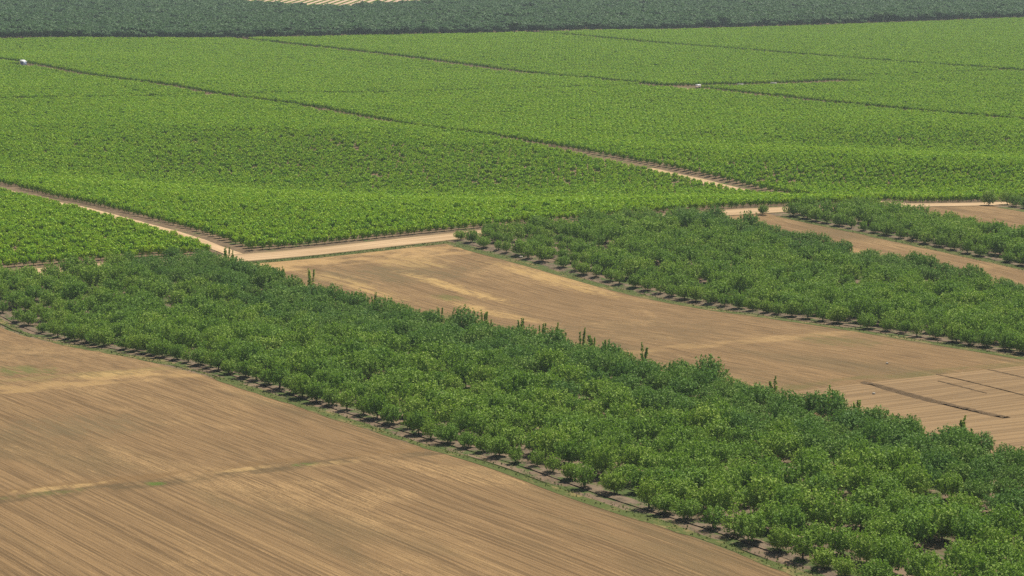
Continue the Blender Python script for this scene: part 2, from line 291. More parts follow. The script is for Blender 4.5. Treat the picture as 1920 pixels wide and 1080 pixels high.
# ------------------------------------------------------------------ the ground
far_v = np.concatenate([[-4500, -2500, -1200, -600], ar(-300, 1800, 15), [2200, 3200, 5000, 7000]])
far_u = np.concatenate([[-3500, -1500, -500], ar(0, 2700, 15), [3000, 3600, 4600, 6000, 8000]])
sheet("ground", far_v, far_u, M_ground, -0.7)
sheet("stubble_field", ar(-60, 199, 3), ar(100, 700, 4), M_front, 0.0)
sheet("stubble_field", ar(266.5, 330, 2.5), ar(100, 650, 4), M_mid, 0.0)
sheet("stubble_field", ar(402, 427.5, 2.5), ar(120, 650, 4), M_back, 0.0)
sheet("stubble_field", ar(459, 501, 2.5), ar(120, 650, 4), M_back, 0.0)
sheet("tilled_plot", ar(268, 327, 2.0), ar(120, 410, 3), M_tilled, 0.035)
sheet("orchard_floor", ar(199, 266.5, 3), ar(100, 650, 4), M_floor, 0.0)
sheet("orchard_floor", ar(330, 402, 3), ar(100, 650, 4), M_floor, 0.0)
sheet("orchard_floor", ar(427.5, 459, 3), ar(120, 650, 4), M_floor, 0.0)
sheet("orchard_floor", ar(501, 620, 4), ar(150, 650, 4), M_floor, 0.0)
sheet("young_orchard_floor", ar(-60, 1560, 7), ar(661.5, 1655, 5), M_limefloor, -0.10)
sheet("far_orchard_floor", ar(300, 1900, 20), ar(1655, 3100, 20), M_limefloor, -0.15)
sheet("pale_orchard_floor", ar(925, 1165, 10), ar(1935, 2900, 15), M_pale, 0.05)
sheet("dirt_road", ar(-40, 900, 5), ar(650.6, 661.8, 1.6), M_road, 0.03, wob=0.0)
sheet("dirt_lane", ar(277.2, 281.6, 1.1), ar(661.8, 1000, 5), M_road_a, 0.02, wob=0.5)
sheet("dirt_lane", ar(478.2, 482.2, 1.0), ar(661.8, 800, 5), M_road_a, 0.02, wob=0.6)
sheet("farm_lane", ar(478.2, 483.4, 1.5), ar(800, 1655, 6), M_lane, 0.02, wob=0.7)
sheet("farm_lane", ar(694.5, 704.5, 1.7), ar(661.8, 1655, 6), M_lane, 0.02, wob=0.7)
sheet("farm_lane", ar(897.5, 905.5, 1.5), ar(800, 1655, 6), M_lane, 0.02, wob=0.5)
sheet("farm_lane", ar(703, 800, 6), ar(1134, 1159, 2.5), M_lane, 0.02)
sheet("farm_lane", ar(300, 1900, 12), ar(1650.5, 1660, 2), M_lane, 0.02)
sheet("bare_patch", ar(689, 705, 2), ar(1110, 1138, 2), M_pale, 0.06)
sheet("bare_patch", ar(868, 888, 2), ar(1632, 1652, 2), M_pale, 0.08)
sheet("bare_patch", ar(699, 708, 2), ar(1632, 1645, 2), M_pale, 0.08)
sheet("grass_verge", ar(199.2, 201.3, 0.7), ar(200, 650, 2.5), M_verge, 0.035, wob=0.8)
sheet("grass_verge", ar(329.8, 332.4, 0.7), ar(200, 648, 2.5), M_verge, 0.035, wob=0.8)
sheet("grass_verge", ar(426.4, 429.6, 0.9), ar(300, 645, 2.5), M_verge, 0.035, wob=0.8)
sheet("grass_verge", ar(499.2, 503, 0.9), ar(400, 645, 2.5), M_verge, 0.035, wob=0.6)
sheet("grass_verge", ar(268, 332, 2.5), ar(646.4, 650.2, 1.0), M_verge, 0.03)

def berm_profile(vc, half, h, seed):
    r = np.random.default_rng(seed); ph = r.uniform(0, 6.28, 6)
    def f(V, U):
        s = np.clip(1 - ((V - vc) / half) ** 2, 0, 1)
        n = 0.75 + 0.25 * (np.sin(U * 0.9 + ph[0]) * np.sin(U * 0.37 + ph[1]) + 0.5 * np.sin(U * 2.3 + ph[2]))
        return h * s * n - 0.02 * (s <= 0)
    return f

ROWS1 = [204.0 + 5.52 * i for i in range(12)]
ROWS2 = [334.8 + 5.4 * i for i in range(13)]
ROWS3 = [431.6 + 5.1 * i for i in range(6)]
ROWS4 = [505.4 + 5.3 * i for i in range(10)]
for vs, u0, u1 in ((ROWS1[:5], 200, 648), (ROWS2[:6], 240, 648), (ROWS3[:3], 320, 646), (ROWS4[:2], 420, 646)):
    for vc in vs:
        sheet("soil_berm", np.linspace(vc - 1.35, vc + 1.35, 9), ar(u0, u1, 0.8), M_berm, 0.03, dh=berm_profile(vc, 1.3, 0.3, int(vc)), wob=0.4)
sheet("soil_ridge", np.linspace(289.3, 290.9, 7), ar(371, 410.5, 0.4), M_ditch, 0.06, dh=berm_profile(290.1, 0.75, 0.3, 3), wob=0.4)
for vc, u0, u1 in ((305.6, 340, 410.5), (316.4, 340, 410), (301.5, 391, 404.5)):
    sheet("soil_ridge", np.linspace(vc - 0.25, vc + 0.25, 5), ar(u0, u1, 0.6), M_ditch, 0.05, dh=berm_profile(vc, 0.25, 0.12, int(vc)), wob=0.15)

# ------------------------------------------------------------------ trees
def leaf_quads(C, N, size, r, aspect=1.6):
    """C centres, N normals -> one leaf-spray quad each."""
    n = len(C); N = N / np.linalg.norm(N, axis=1, keepdims=True)
    t = r.normal(size=(n, 3)); t -= N * np.sum(t * N, 1, keepdims=True); t /= np.linalg.norm(t, axis=1, keepdims=True)
    b = np.cross(N, t); s = size * r.uniform(0.6, 1.3, (n, 1)) * 0.5
    P = np.stack([C - t * s * aspect, C - b * s + t * s * 0.2, C + t * s * aspect + N * s * 0.15, C + b * s + t * s * 0.2], 1)
    return P.reshape(-1, 3), np.arange(n * 4).reshape(n, 4)

def crown_mesh(name, seed, R, z0, z1, nclump, per, size, mat, up=0.6, spread=0.62, top_bias=0.35):
    r = np.random.default_rng(seed); C = []; N = []
    h = z1 - z0
    for k in range(nclump):
        a = 2 * math.pi * (k * 0.618 + r.uniform(-.08, .08)); q = math.sqrt((k + 0.5) / nclump)
        rad = R * 0.80 * q * r.uniform(0.85, 1.12)
        zt = z0 + h * (top_bias + (0.86 - top_bias) * math.sqrt(max(0, 1 - (rad / (R * 1.02)) ** 2))) * r.uniform(0.88, 1.1)
        cr = R * r.uniform(0.24, 0.36)
        c = np.array([rad * math.cos(a), rad * math.sin(a), zt])
        d = r.normal(size=(per, 3)); d /= np.linalg.norm(d, axis=1, keepdims=True)
        rr = cr * r.uniform(0.35, 1.05, (per, 1)) ** 0.7
        p = c + d * rr * np.array([1, 1, 0.8])
        stray = r.random(per) < 0.12
        p[stray] += d[stray] * cr * 0.5
        C.append(p); N.append(d * spread + np.array([0, 0, up]) + r.normal(0, 0.35, (per, 3)))
        # a hanging skirt of foliage down to the fork
        m = per // 3
        f = r.uniform(0.15, 0.95, (m, 1)); base = np.array([c[0] * 0.25, c[1] * 0.25, z0 * 0.9])
        p2 = base * (1 - f) + c * f + r.normal(0, cr * 0.55, (m, 3)) * np.array([1, 1, 0.8])
        p2[:, 2] = np.maximum(p2[:, 2], z0 * 0.75)
        C.append(p2); N.append(r.normal(0, 0.6, (m, 3)) + np.array([c[0], c[1], 0.3]) / R)
    P, Q = leaf_quads(np.concatenate(C), np.concatenate(N), size, r)
    me = np_mesh(name, P, Q); me.materials.append(mat); return me

def shoot_crown(name, seed, R, z0, z1, nshoot, per, size, mat, spike=0.25, thick=0.24, lobes=0.18, flat=1.0):
    """Open vase of leafy shoots that rise and arch outwards from the fork."""
    r = np.random.default_rng(seed); C = []; N = []
    lob = r.uniform(1.0 - lobes, 1.0 + lobes * 0.7, 7); ph = r.uniform(0, 6.28)
    for k in range(nshoot):
        a = 2 * math.pi * (k * 0.618034) + r.normal(0, 0.15); q = math.sqrt((k + 0.5) / nshoot)
        lo = lob[int((a + ph) / 6.2832 * 7) % 7]
        rad = R * q * lo * r.uniform(0.85, 1.08)
        top = z0 + (z1 - z0) * (0.26 + 0.72 * math.sqrt(max(0.0, 1 - (q * 0.98) ** 2))) * r.uniform(0.86, 1.1) + r.exponential(spike)
        if q > 0.75 and r.random() < 0.35: top *= r.uniform(0.6, 0.85)
        b = np.array([math.cos(a) * rad * 0.45, math.sin(a) * rad * 0.45, z0 * 0.75 + 0.25 * (z1 - z0) * r.uniform(0, 1)])
        e = np.array([math.cos(a) * rad, math.sin(a) * rad, top])
        t = r.uniform(0.0, 1.0, (per, 1)) ** 0.75
        bow = np.sin(t * math.pi) * 0.25 * np.array([math.cos(a), math.sin(a), 0.0]) * R * 0.3
        p = b * (1 - t) + e * t + bow + r.normal(0, 1, (per, 3)) * thick * (1.25 - 0.75 * t)
        p[:, 2] = np.maximum(p[:, 2], z0 * 0.6)
        C.append(p); N.append(r.normal(0, 0.55, (per, 3)) + np.array([math.cos(a) * q * 0.55, math.sin(a) * q * 0.55, 0.55]))
    P, Q = leaf_quads(np.concatenate(C) * np.array([1.0, flat, 1.0]), np.concatenate(N), size, r, 1.8)
    me = np_mesh(name, P, Q); me.materials.append(mat); return me

def tube(pts, rads, n=6):
    V = []; Fc = []
    for k, (p, rd) in enumerate(zip(pts, rads)):
        p = np.array(p, float)
        d = np.array(pts[min(k + 1, len(pts) - 1)], float) - np.array(pts[max(k - 1, 0)], float); d /= np.linalg.norm(d)
        x = np.cross(d, [0.3, 1, 0.1]); x /= np.linalg.norm(x); y = np.cross(d, x)
        for j in range(n):
            a = 2 * math.pi * j / n; V.append(p + rd * (x * math.cos(a) + y * math.sin(a)))
    for k in range(len(pts) - 1):
        for j in range(n):
            Fc.append((k*n + j, k*n + (j+1) % n, (k+1)*n + (j+1) % n, (k+1)*n + j))
    return V, Fc

def trunk_mesh(name, seed, fork, top, R, rad, limbs=4, n=6):
    r = np.random.default_rng(seed); V, Q = tube([(0, 0, -0.25), (0.02, 0, 0.1), (0.03, 0.02, fork)], [rad * 1.35, rad, rad * 0.85], n)
    for k in range(limbs):
        a = 2 * math.pi * (k + r.uniform(-.2, .2)) / limbs
        e = np.array([math.cos(a) * R, math.sin(a) * R, top]) * r.uniform(0.85, 1.1); md = np.array([e[0] * 0.45, e[1] * 0.45, fork + (top - fork) * 0.45])
        v, q = tube([(0.03, 0.02, fork * 0.85), md, e], [rad * 0.65, rad * 0.45, rad * 0.15], max(4, n - 2))
        o = len(V); V += v; Q += [tuple(i + o for i in f) for f in q]
    me = np_mesh(name, np.array(V), np.array(Q), smooth=True); me.materials.append(M_bark); return me

class Kind:
    def __init__(s, name, crown, trunk, mats, crown_kw, trunk_kw, nvar):
        s.name = name
        fn = shoot_crown if 'nshoot' in crown_kw else crown_mesh
        s.crowns = [fn(name + "_crown", 100 * len(name) + k, mat=mats, **crown_kw) for k in range(nvar)]
        s.trunks = [trunk_mesh(name + "_trunk", 50 + k, **trunk_kw) for k in range(nvar)]
        s.protos = {}
K_bright = Kind("orchard_tree", 0, 0, M_bright, dict(R=3.0, z0=0.85, z1=4.0, nshoot=84, per=32, size=0.215, thick=0.18, lobes=0.3), dict(fork=0.75, top=2.6, R=1.5, rad=0.14), 8)
K_dark = Kind("dark_leaved_tree", 0, 0, M_dark, dict(R=2.95, z0=0.85, z1=3.85, nshoot=92, per=28, size=0.205, spike=0.2, thick=0.2, lobes=0.25), dict(fork=0.75, top=2.6, R=1.4, rad=0.14), 8)
K_lime = Kind("young_tree", 0, 0, M_lime, dict(R=1.25, z0=0.6, z1=2.15, nshoot=28, per=9, size=0.30, spike=0.06, thick=0.15, lobes=0.12, flat=0.7), dict(fork=0.65, top=1.6, R=0.6, rad=0.06, limbs=3, n=5), 4)
for _k in range(3):
    K_bright.crowns.append(shoot_crown("orchard_tree_crown", 7000 + _k, mat=M_bright, R=2.1, z0=0.8, z1=3.8, nshoot=44, per=26, size=0.215, spike=0.45, thick=0.17, lobes=0.3))
    K_bright.trunks.append(trunk_mesh("orchard_tree_trunk", 70 + _k, fork=0.9, top=2.7, R=1.2, rad=0.15))
K_far = Kind("far_tree", 0, 0, M_far, dict(R=3.7, z0=1.2, z1=5.6, nclump=16, per=20, size=0.8), dict(fork=1.0, top=3.0, R=1.5, rad=0.16, limbs=3, n=5), 3)

def add_tree(kind, v, u, s, idx, label, cat, group, sz=None, rz=None):
    root = bpy.data.objects.new(kind.name, None); COL.objects.link(root)
    x, y = world(v, u)
    root.location = (float(x), float(y), float(hvu(v, u)) + 0.02); root.empty_display_size = 0.5
    root.rotation_euler = (0, 0, float(rng.uniform(0, 6.283)) if rz is None else rz); root.scale = (s, s, s * (sz or float(rng.uniform(0.78, 1.2))))
    root['label'] = label; root['category'] = cat; root['group'] = group
    if idx not in kind.protos:
        c = link("crown", kind.crowns[idx]); t = link("trunk", kind.trunks[idx]); kind.protos[idx] = (c, t)
    else:
        c, t = (q.copy() for q in kind.protos[idx]); COL.objects.link(c); COL.objects.link(t)
    c.parent = root; t.parent = root
    return root

ORD = "first second third fourth fifth sixth seventh eighth ninth tenth eleventh twelfth thirteenth fourteenth fifteenth sixteenth seventeenth eighteenth nineteenth".split()
TENS = {2: "twent", 3: "thirt", 4: "fort", 5: "fift", 6: "sixt", 7: "sevent", 8: "eight", 9: "ninet"}
def ordinal(n):
    if n < 20: return ORD[n - 1]
    if n >= 100: return "hundred-and-" + ordinal(n - 100) if n > 100 else "hundredth"
    t, o = divmod(n, 10)
    return TENS[t] + "ieth" if o == 0 else TENS[t] + "y-" + ORD[o - 1]

def in_frame(v, u, mx=60, my=60, e=1.5):
    x, y, d = project(v, u, e); return (x > -mx) & (x < 1920 + mx) & (y > -my) & (y < 1080 + my)

# lattice of the big trees: (v, u, scale, kind, strip, row)
big = []
GAPS1 = [(223.5, 322.5), (236.5, 303), (217.5, 305), (231, 585), (237.5, 598)]
def lattice(strip, rows, u0, u1, du, dark_from):
    for i, vc in enumerate(rows):
        off = rng.uniform(0, du)
        for u in np.arange(u0 + off * 0.3, u1, du):
            v = vc + rng.normal(0, 0.4); uu = u + rng.normal(0, 0.5)
            if strip == 1 and min((v - a) ** 2 + (uu - b) ** 2 for a, b in GAPS1) < 11: continue
            if rng.random() < 0.05: continue
            s = rng.normal(1.0, 0.15)
            if i == 0: s = rng.uniform(0.62, 0.95)
            if strip == 1 and i == 1: s = rng.uniform(0.82, 1.08)
            if strip == 1 and 585 < uu < 625 and i < 5: s *= rng.uniform(0.75, 1.0)
            if strip == 2 and uu > 595 and i < 4: s = rng.uniform(0.62, 0.95)
            if strip == 2 and i == 1: s *= 0.9
            big.append((v, uu, float(np.clip(s, 0.5, 1.2)), bool(vc + rng.normal(0, 3.0) >= dark_from), strip, i))
lattice(1, ROWS1, 160, 652, 5.4, 243)
lattice(2, ROWS2, 200, 649, 5.4, 389)
lattice(3, ROWS3, 270, 648, 5.4, 999)
lattice(4, ROWS4, 330, 648, 5.4, 999)
big = [b for b in big if in_frame(b[0], b[1], 520, 420)]

STRIP_SAY = {1: "the front strip", 2: "the middle strip", 3: "the third strip", 4: "the fourth strip"}
def size_word(s):
    return "stunted" if s < 0.62 else "small" if s < 0.8 else "medium" if s < 0.98 else "large" if s < 1.1 else "very large"
count = {}
visible = [b for b in big if in_frame(b[0], b[1], 0, 0, 2.0)]
def rank(b): return project(b[0], b[1])[2] / b[2]
keep_b = {id(b) for b in sorted([b for b in visible if not b[3]], key=rank)[:300]}
keep_d = {id(b) for b in sorted([b for b in visible if b[3]], key=rank)[:300]}
rest_b, rest_d = [], []
visible_ids = {id(b) for b in visible}
for b in sorted(big, key=lambda q: (q[4], q[5], q[1])):
    v, u, s, dk, strip, row = b
    if id(b) in visible_ids: count[(strip, row)] = count.get((strip, row), 0) + 1
    if id(b) in keep_b or id(b) in keep_d:
        n = count[(strip, row)]
        rowsay = "front row" if row == 0 else ordinal(row + 1) + " row"
        if dk: lab = f"{size_word(s)} dark green tree, {ordinal(n)} from the near end of {STRIP_SAY[strip]}'s {rowsay}"
        else: lab = f"{size_word(s)} mid green tree, {ordinal(n)} from the near end of {STRIP_SAY[strip]}'s {rowsay}"
        sparse = not dk and strip < 3 and rng.random() < (0.6 if row == 0 else 0.25 if row == 1 else 0.08)
        add_tree(K_dark if dk else K_bright, v, u, s * (1.15 if sparse else 1.0), int(rng.integers(8, 11)) if sparse else int(rng.integers(0, 8)), lab, "orchard tree",
                 "dark leaved trees along the far side of the strips" if dk else "mid green trees in the orchard strips")
    else:
        (rest_d if dk else rest_b).append((v, u, s))

# trees that stand apart
def lone(v, u, s, lab, k=K_bright, sz=1.0):
    add_tree(k, v, u, s, int(rng.integers(0, 6)), lab, "tree", "single trees beside the dirt road", sz)
lone(425.0, 648.6, 0.62, "single round tree with bare trunk standing apart beside the dirt road")
lone(335.0, 649.0, 0.6, "small sparse tree at the very tip of the middle strip by the road")
lone(343.5, 650.2, 0.8, "bushy tree leaning over the road edge at the middle strip's tip")
lone(357.0, 650.0, 0.95, "broad flat crowned tree half covering the dirt road behind the middle strip")
lone(350.5, 649.4, 0.7, "smaller tree between two others covering the dirt road edge")
lone(501.5, 651.2, 1.0, "low spreading tree overhanging the road where it meets the fourth strip")
lone(508.5, 652.0, 0.9, "second tree on the road edge at the fourth strip's corner")

# upright leafy shoots: thin tall trees standing above the dark edge of the front strip
def upright_meshes(k):
    r = np.random.default_rng(900 + k); C = []; N = []; V = []; Q = []
    for j in range(3 + k % 2):
        a = r.uniform(0, 6.28); bx, by = math.cos(a) * 0.45, math.sin(a) * 0.45; top = r.uniform(3.3, 4.5)
        v, q = tube([(bx * 0.2, by * 0.2, -0.2), (bx * 0.8, by * 0.8, 1.5), (bx * 1.5, by * 1.5, top)], [0.07, 0.05, 0.012], 5)
        o = len(V); V += v; Q += [tuple(i + o for i in f) for f in q]
        z = r.uniform(0.9, top, 95); f = z / top
        p = np.stack([bx * (0.5 + f), by * (0.5 + f), z], 1) + r.normal(0, 1, (95, 3)) * (0.24 * (1.05 - f * 0.85))[:, None]
        C.append(p); N.append(r.normal(0, 0.7, (95, 3)) + [0, 0, 0.4])
    P, F4 = leaf_quads(np.concatenate(C), np.concatenate(N), 0.25, r)
    cm = np_mesh("upright_crown", P, F4); cm.materials.append(M_bright)
    tm = np_mesh("upright_trunk", np.array(V), np.array(Q)); tm.materials.append(M_bark)
    return cm, tm
class UK: pass
K_up = UK(); K_up.name = "upright_tree"; K_up.protos = {}
_m = [upright_meshes(k) for k in range(4)]; K_up.crowns = [a for a, _ in _m]; K_up.trunks = [b for _, b in _m]
UPS = [(641, 1.05), (638.5, 0.9), (594, 1.1), (608, 0.9), (604.5, .8), (560, 1.0), (544, 0.8), (530, 0.9), (520, 1.0), (510, 0.95), (508, 0.85), (495, 0.95), (486, 0.9),
       (481, 0.95), (477, 0.8), (471, 0.95), (467, 0.9), (462, 1.0), (449, .95), (405.6, 1.05), (389.2, 1.05), (386.6, 1.0), (381.8, 0.95), (354.5, 1.0), (351.9, 0.95)]
for n, (u, s) in enumerate(sorted(UPS)):
    add_tree(K_up, 268.6 + rng.normal(0, .3), u, s * 1.06, int(rng.integers(0, 4)),
             f"thin upright shoot, {ordinal(n + 1)} from the near end along the front strip's back edge", "sapling", "upright shoots along the front strip's back edge")

# the yellow-green young orchard
LA, LB = 3.75, 2.12
def lane_ok(v, u):
    ok = ~((v > 275.2) & (v < 284.8)) & ~((v > 476.8) & (v < 485.4)) & ~((v > 693.5) & (v < 705.5)) & ~((v > 896.5) & (v < 906.5))
    ok &= ~((u > 1149) & (u < 1157) & (v < 700)) & ~((u > 1133) & (u < 1160) & (v > 684) & (v < 800)) & ~((u > 1150) & (u < 1155) & (v >= 860))
    ok &= ~((v > 685) & (v < 708) & (u > 1106) & (u < 1160)) & ~((np.abs(v - 474.5) < 5) & (u > 1372) & (u < 1396))
    return ok
vv = np.arange(-40, 1500, LB); uu = np.arange(666.5, 1648.5, LA)
VV, UU = np.meshgrid(vv, uu); sh = VV.shape
ROWI = np.repeat(np.arange(len(uu))[:, None], len(vv), 1)
VV = VV + rng.normal(0, 0.2, sh); UU = UU + rng.normal(0, 0.16, sh)
ROWI = ROWI.ravel(); V1 = VV.ravel(); U1 = UU.ravel()
m = lane_ok(V1, U1) & in_frame(V1, U1, 420, 60) & (V1 < 9999)
V1, U1, ROWI = V1[m], U1[m], ROWI[m]
def vigour(v, u):       # patches of stronger and weaker growth
    q = np.zeros(len(v)); r = np.random.default_rng(31)
    for wl in (140, 90, 55, 33, 20, 13):
        for _ in range(3):
            a = r.uniform(0, 6.283); q += np.sin((v * math.cos(a) + u * math.sin(a)) * 6.283 / wl + r.uniform(0, 6.283))
    return q / 3.0
vg = vigour(V1, U1)
m = rng.random(V1.size) > np.clip(0.015 + 0.06 * (vg < -1.15), 0, 1)
V1, U1, ROWI, vg = V1[m], U1[m], ROWI[m], vg[m]
S1 = np.clip(rng.normal(1.0, 0.065, V1.size) + 0.04 * vg, 0.6, 1.3)
# the trees that show largest: the rows next to the dirt road
px, py, dd = project(V1, U1, 1.2)
vis = (px > 0) & (px < 1920) & (py > 0)
# rows of the two road-side corners; keep the nearest that no strip tree hides
hid = ((V1 < 277) & (py > 484)) | ((V1 > 330) & (V1 < 402) & (py > 398 + (1430 - px) * 0.05)) | ((V1 > 425) & (V1 < 460) & (ROWI < 3)) | (V1 > 500)
cand = np.where(vis & ~hid)[0]
pick = set(cand[np.argsort(dd[cand] / S1[cand])][:300].tolist())
lc = {}
for i in sorted(pick, key=lambda q: (ROWI[q], V1[q])):
    west = V1[i] < 279
    key = (bool(west), int(ROWI[i])); lc[key] = lc.get(key, 0) + 1
    side = "before the lane" if west else "after the lane"
    lab = f"{size_word(S1[i])} yellow green tree, {ordinal(lc[key])} {side}, {ordinal(int(ROWI[i]) + 1)} row beyond the road"
    add_tree(K_lime, float(V1[i]), float(U1[i]), float(S1[i]), int(rng.integers(0, 4)), lab, "young tree", "yellow green young trees behind the dirt road",
             rz=AZ + float(rng.normal(0, 0.15)) + (math.pi if rng.random() < 0.5 else 0.0))
keep = np.array([i not in pick for i in range(len(V1))])
rest_l = np.stack([V1[keep], U1[keep], S1[keep]], 1)

# the far blue-green orchard
vv = np.arange(200, 2100, 6.6); uu = np.arange(1664, 2950, 7.0)
VV, UU = np.meshgrid(vv, uu); sh = VV.shape
V2 = (VV + rng.normal(0, 0.5, sh)).ravel(); U2 = (UU + rng.normal(0, 0.6, sh)).ravel()
m = in_frame(V2, U2, 420, 90, 3) & (np.abs(V2 - 956) > 3.5) & (np.abs(V2 - 1163) > 3.5) & ~((V2 > 925) & (V2 < 1163) & (U2 > 2035 + (V2 - 925) * 0.40)) & (rng.random(V2.size) > 0.03)
rest_f = np.stack([V2[m], U2[m], np.clip(rng.normal(1, 0.15, m.sum()), 0.65, 1.4)], 1)
gx_, gy_ = np.meshgrid(np.arange(-500, 300, 7.4), np.arange(2200, 3000, 4.5))
px_, py_ = gx_.ravel() + 0.045 * gy_.ravel(), gy_.ravel()
pv, pu = px_ * CA + py_ * SA, -px_ * SA + py_ * CA
m = (pv > 927) & (pv < 1163) & (pu > 2040 + (pv - 925) * 0.40) & (pu < 2790) & in_frame(pv, pu, 150, 90, 1)
rest_p = np.stack([pv[m], pu[m], np.full(m.sum(), 0.55)], 1)

def mass(name, pts, kind, label, cat, hedged=False):
    pts = np.asarray(pts, float)
    x, y = world(pts[:, 0], pts[:, 1]); z = height(x, y) + 0.0
    me = bpy.data.meshes.new(name); me.vertices.add(len(x))
    me.vertices.foreach_set("co", np.stack([x, y, z], 1).astype(np.float32).ravel())
    nv = len(kind.crowns)
    rots = rng.uniform(0, 6.283, len(x)) if not hedged else AZ + rng.normal(0, 0.15, len(x)) + math.pi * rng.integers(0, 2, len(x))
    for nm, ty, val in (("scl", 'FLOAT', pts[:, 2].astype(np.float32)), ("rot", 'FLOAT', rots.astype(np.float32)),
                        ("idx", 'INT', rng.integers(0, nv, len(x)).astype(np.int32))):
        a = me.attributes.new(nm, ty, 'POINT'); a.data.foreach_set("value", val)
    o = link(name, me); o['kind'] = 'stuff'; o['label'] = label; o['category'] = cat
    g = bpy.data.node_groups.new(name + "_scatter", 'GeometryNodeTree')
    g.interface.new_socket(name="Geometry", in_out='INPUT', socket_type='NodeSocketGeometry')
    g.interface.new_socket(name="Geometry", in_out='OUTPUT', socket_type='NodeSocketGeometry')
    N = g.nodes; gi = N.new("NodeGroupInput"); go = N.new("NodeGroupOutput")
    jo = N.new("GeometryNodeJoinGeometry")
    for i in range(nv):
        if i not in kind.protos: continue
        j1 = N.new("GeometryNodeJoinGeometry")
        for src in kind.protos[i]:
            oi = N.new("GeometryNodeObjectInfo"); oi.transform_space = 'ORIGINAL'; oi.inputs['Object'].default_value = src
            oi.inputs['As Instance'].default_value = False
            g.links.new(oi.outputs['Geometry'], j1.inputs[0])
        gt = N.new("GeometryNodeGeometryToInstance"); g.links.new(j1.outputs[0], gt.inputs[0]); g.links.new(gt.outputs[0], jo.inputs[0])
    ip = N.new("GeometryNodeInstanceOnPoints"); g.links.new(gi.outputs[0], ip.inputs['Points']); g.links.new(jo.outputs[0], ip.inputs['Instance'])
    ip.inputs['Pick Instance'].default_value = True
    def attr(nm, ty):
        a = N.new("GeometryNodeInputNamedAttribute"); a.data_type = ty; a.inputs[0].default_value = nm; return a.outputs[0]
    g.links.new(attr("idx", 'INT'), ip.inputs['Instance Index'])
    cx = N.new("ShaderNodeCombineXYZ"); g.links.new(attr("rot", 'FLOAT'), cx.inputs[2])
    er = N.new("FunctionNodeEulerToRotation"); g.links.new(cx.outputs[0], er.inputs[0]); g.links.new(er.outputs[0], ip.inputs['Rotation'])
    g.links.new(attr("scl", 'FLOAT'), ip.inputs['Scale'])
    g.links.new(ip.outputs[0], go.inputs[0])
    md = o.modifiers.new("scatter", 'NODES'); md.node_group = g
    return o
mass("young_orchard", rest_l, K_lime, "wide expanse of yellow green young orchard rolling back to the dark trees", "orchard", True)
mass("green_orchard", rest_b, K_bright, "remaining mid green orchard trees filling the strips between the stubble fields", "orchard")
if rest_d: mass("dark_orchard", rest_d, K_dark, "remaining dark green trees along the far sides of the strips", "orchard")

# the far orchard needs real first trees: the row that stands along the far boundary
fx, fy, fd = project(rest_f[:, 0], rest_f[:, 1], 3)
fr = [i for i in range(len(rest_f)) if rest_f[i, 1] < 1666.5 and 0 < fx[i] < 1920][:300]
for n, i in enumerate(sorted(fr, key=lambda q: rest_f[q, 0])):
    add_tree(K_far, float(rest_f[i, 0]), float(rest_f[i, 1]), float(rest_f[i, 2]), n % 3,
             f"blue green tree, {ordinal(n + 1)} along the front row of the far dark orchard", "tree", "trees along the front row of the far orchard")
fk = np.ones(len(rest_f), bool); fk[fr] = False
mass("far_orchard", rest_f[fk], K_far, "hazy blue green orchard spreading to the top beyond the bright young trees", "orchard")
mass("far_young_orchard", rest_p, K_lime, "rows of small trees on pale bare soil within the far orchard", "orchard")

# ------------------------------------------------------------------ weeds along the verges and between the first rows
def weeds():
    P = []
    for v0, v1, u0, u1, n in ((199, 201.8, 250, 645, 1800), (206, 209, 250, 645, 2000), (212.5, 216, 250, 645, 1200), (329.8, 332.5, 380, 645, 1000),
                              (338, 341, 400, 645, 1600), (426.5, 429.5, 480, 640, 700), (268, 332, 646.5, 650, 900), (270, 274, 420, 645, 260)):
        P.append(np.stack([rng.uniform(v0, v1, n), rng.uniform(u0, u1, n)], 1))
    P = np.concatenate(P); n = len(P)
    x, y = world(P[:, 0], P[:, 1]); z = height(x, y) + 0.14
    r = np.random.default_rng(5)
    N = r.normal(0, 0.6, (n, 3)) + [0, 0, 0.5]
    V, Q = leaf_quads(np.stack([x, y, z - 0.04], 1), N, 0.26, r, 1.3)
    me = np_mesh("weeds", V, Q)
    o = link("weeds", me, M_weed); o['kind'] = 'stuff'; o['label'] = "patchy low weeds and grass along the field edges"; o['category'] = "weeds"
M_weed = leaf_mat("weed_leaves", (0.075, 0.105, 0.022), (0.17, 0.16, 0.05), (0.12, 0.16, 0.03), 0.25)
weeds()

# ------------------------------------------------------------------ small things
def box(V, Q, c, s, rz=0.0):
    o = len(V)
    for dx in (-.5, .5):
        for dy in (-.5, .5):
            for dz in (-.5, .5):
                V.append((c[0] + dx*s[0], c[1] + dy*s[1], c[2] + dz*s[2]))
    for f in ((0,1,3,2),(4,6,7,5),(0,4,5,1),(2,3,7,6),(0,2,6,4),(1,5,7,3)): Q.append(tuple(i + o for i in f))
def part(name, V, Q, mat, parent):
    return link(name, np_mesh(name, np.array(V), np.array(Q)), mat, parent)
def root_at(name, v, u, rz, label, cat, group=None, dz=0.0):
    o = bpy.data.objects.new(name, None); COL.objects.link(o); x, y = world(v, u)
    o.location = (float(x), float(y), float(hvu(v, u)) + dz); o.rotation_euler = (0, 0, AZ + rz)
    o['label'] = label; o['category'] = cat
    if group: o['group'] = group
    return o

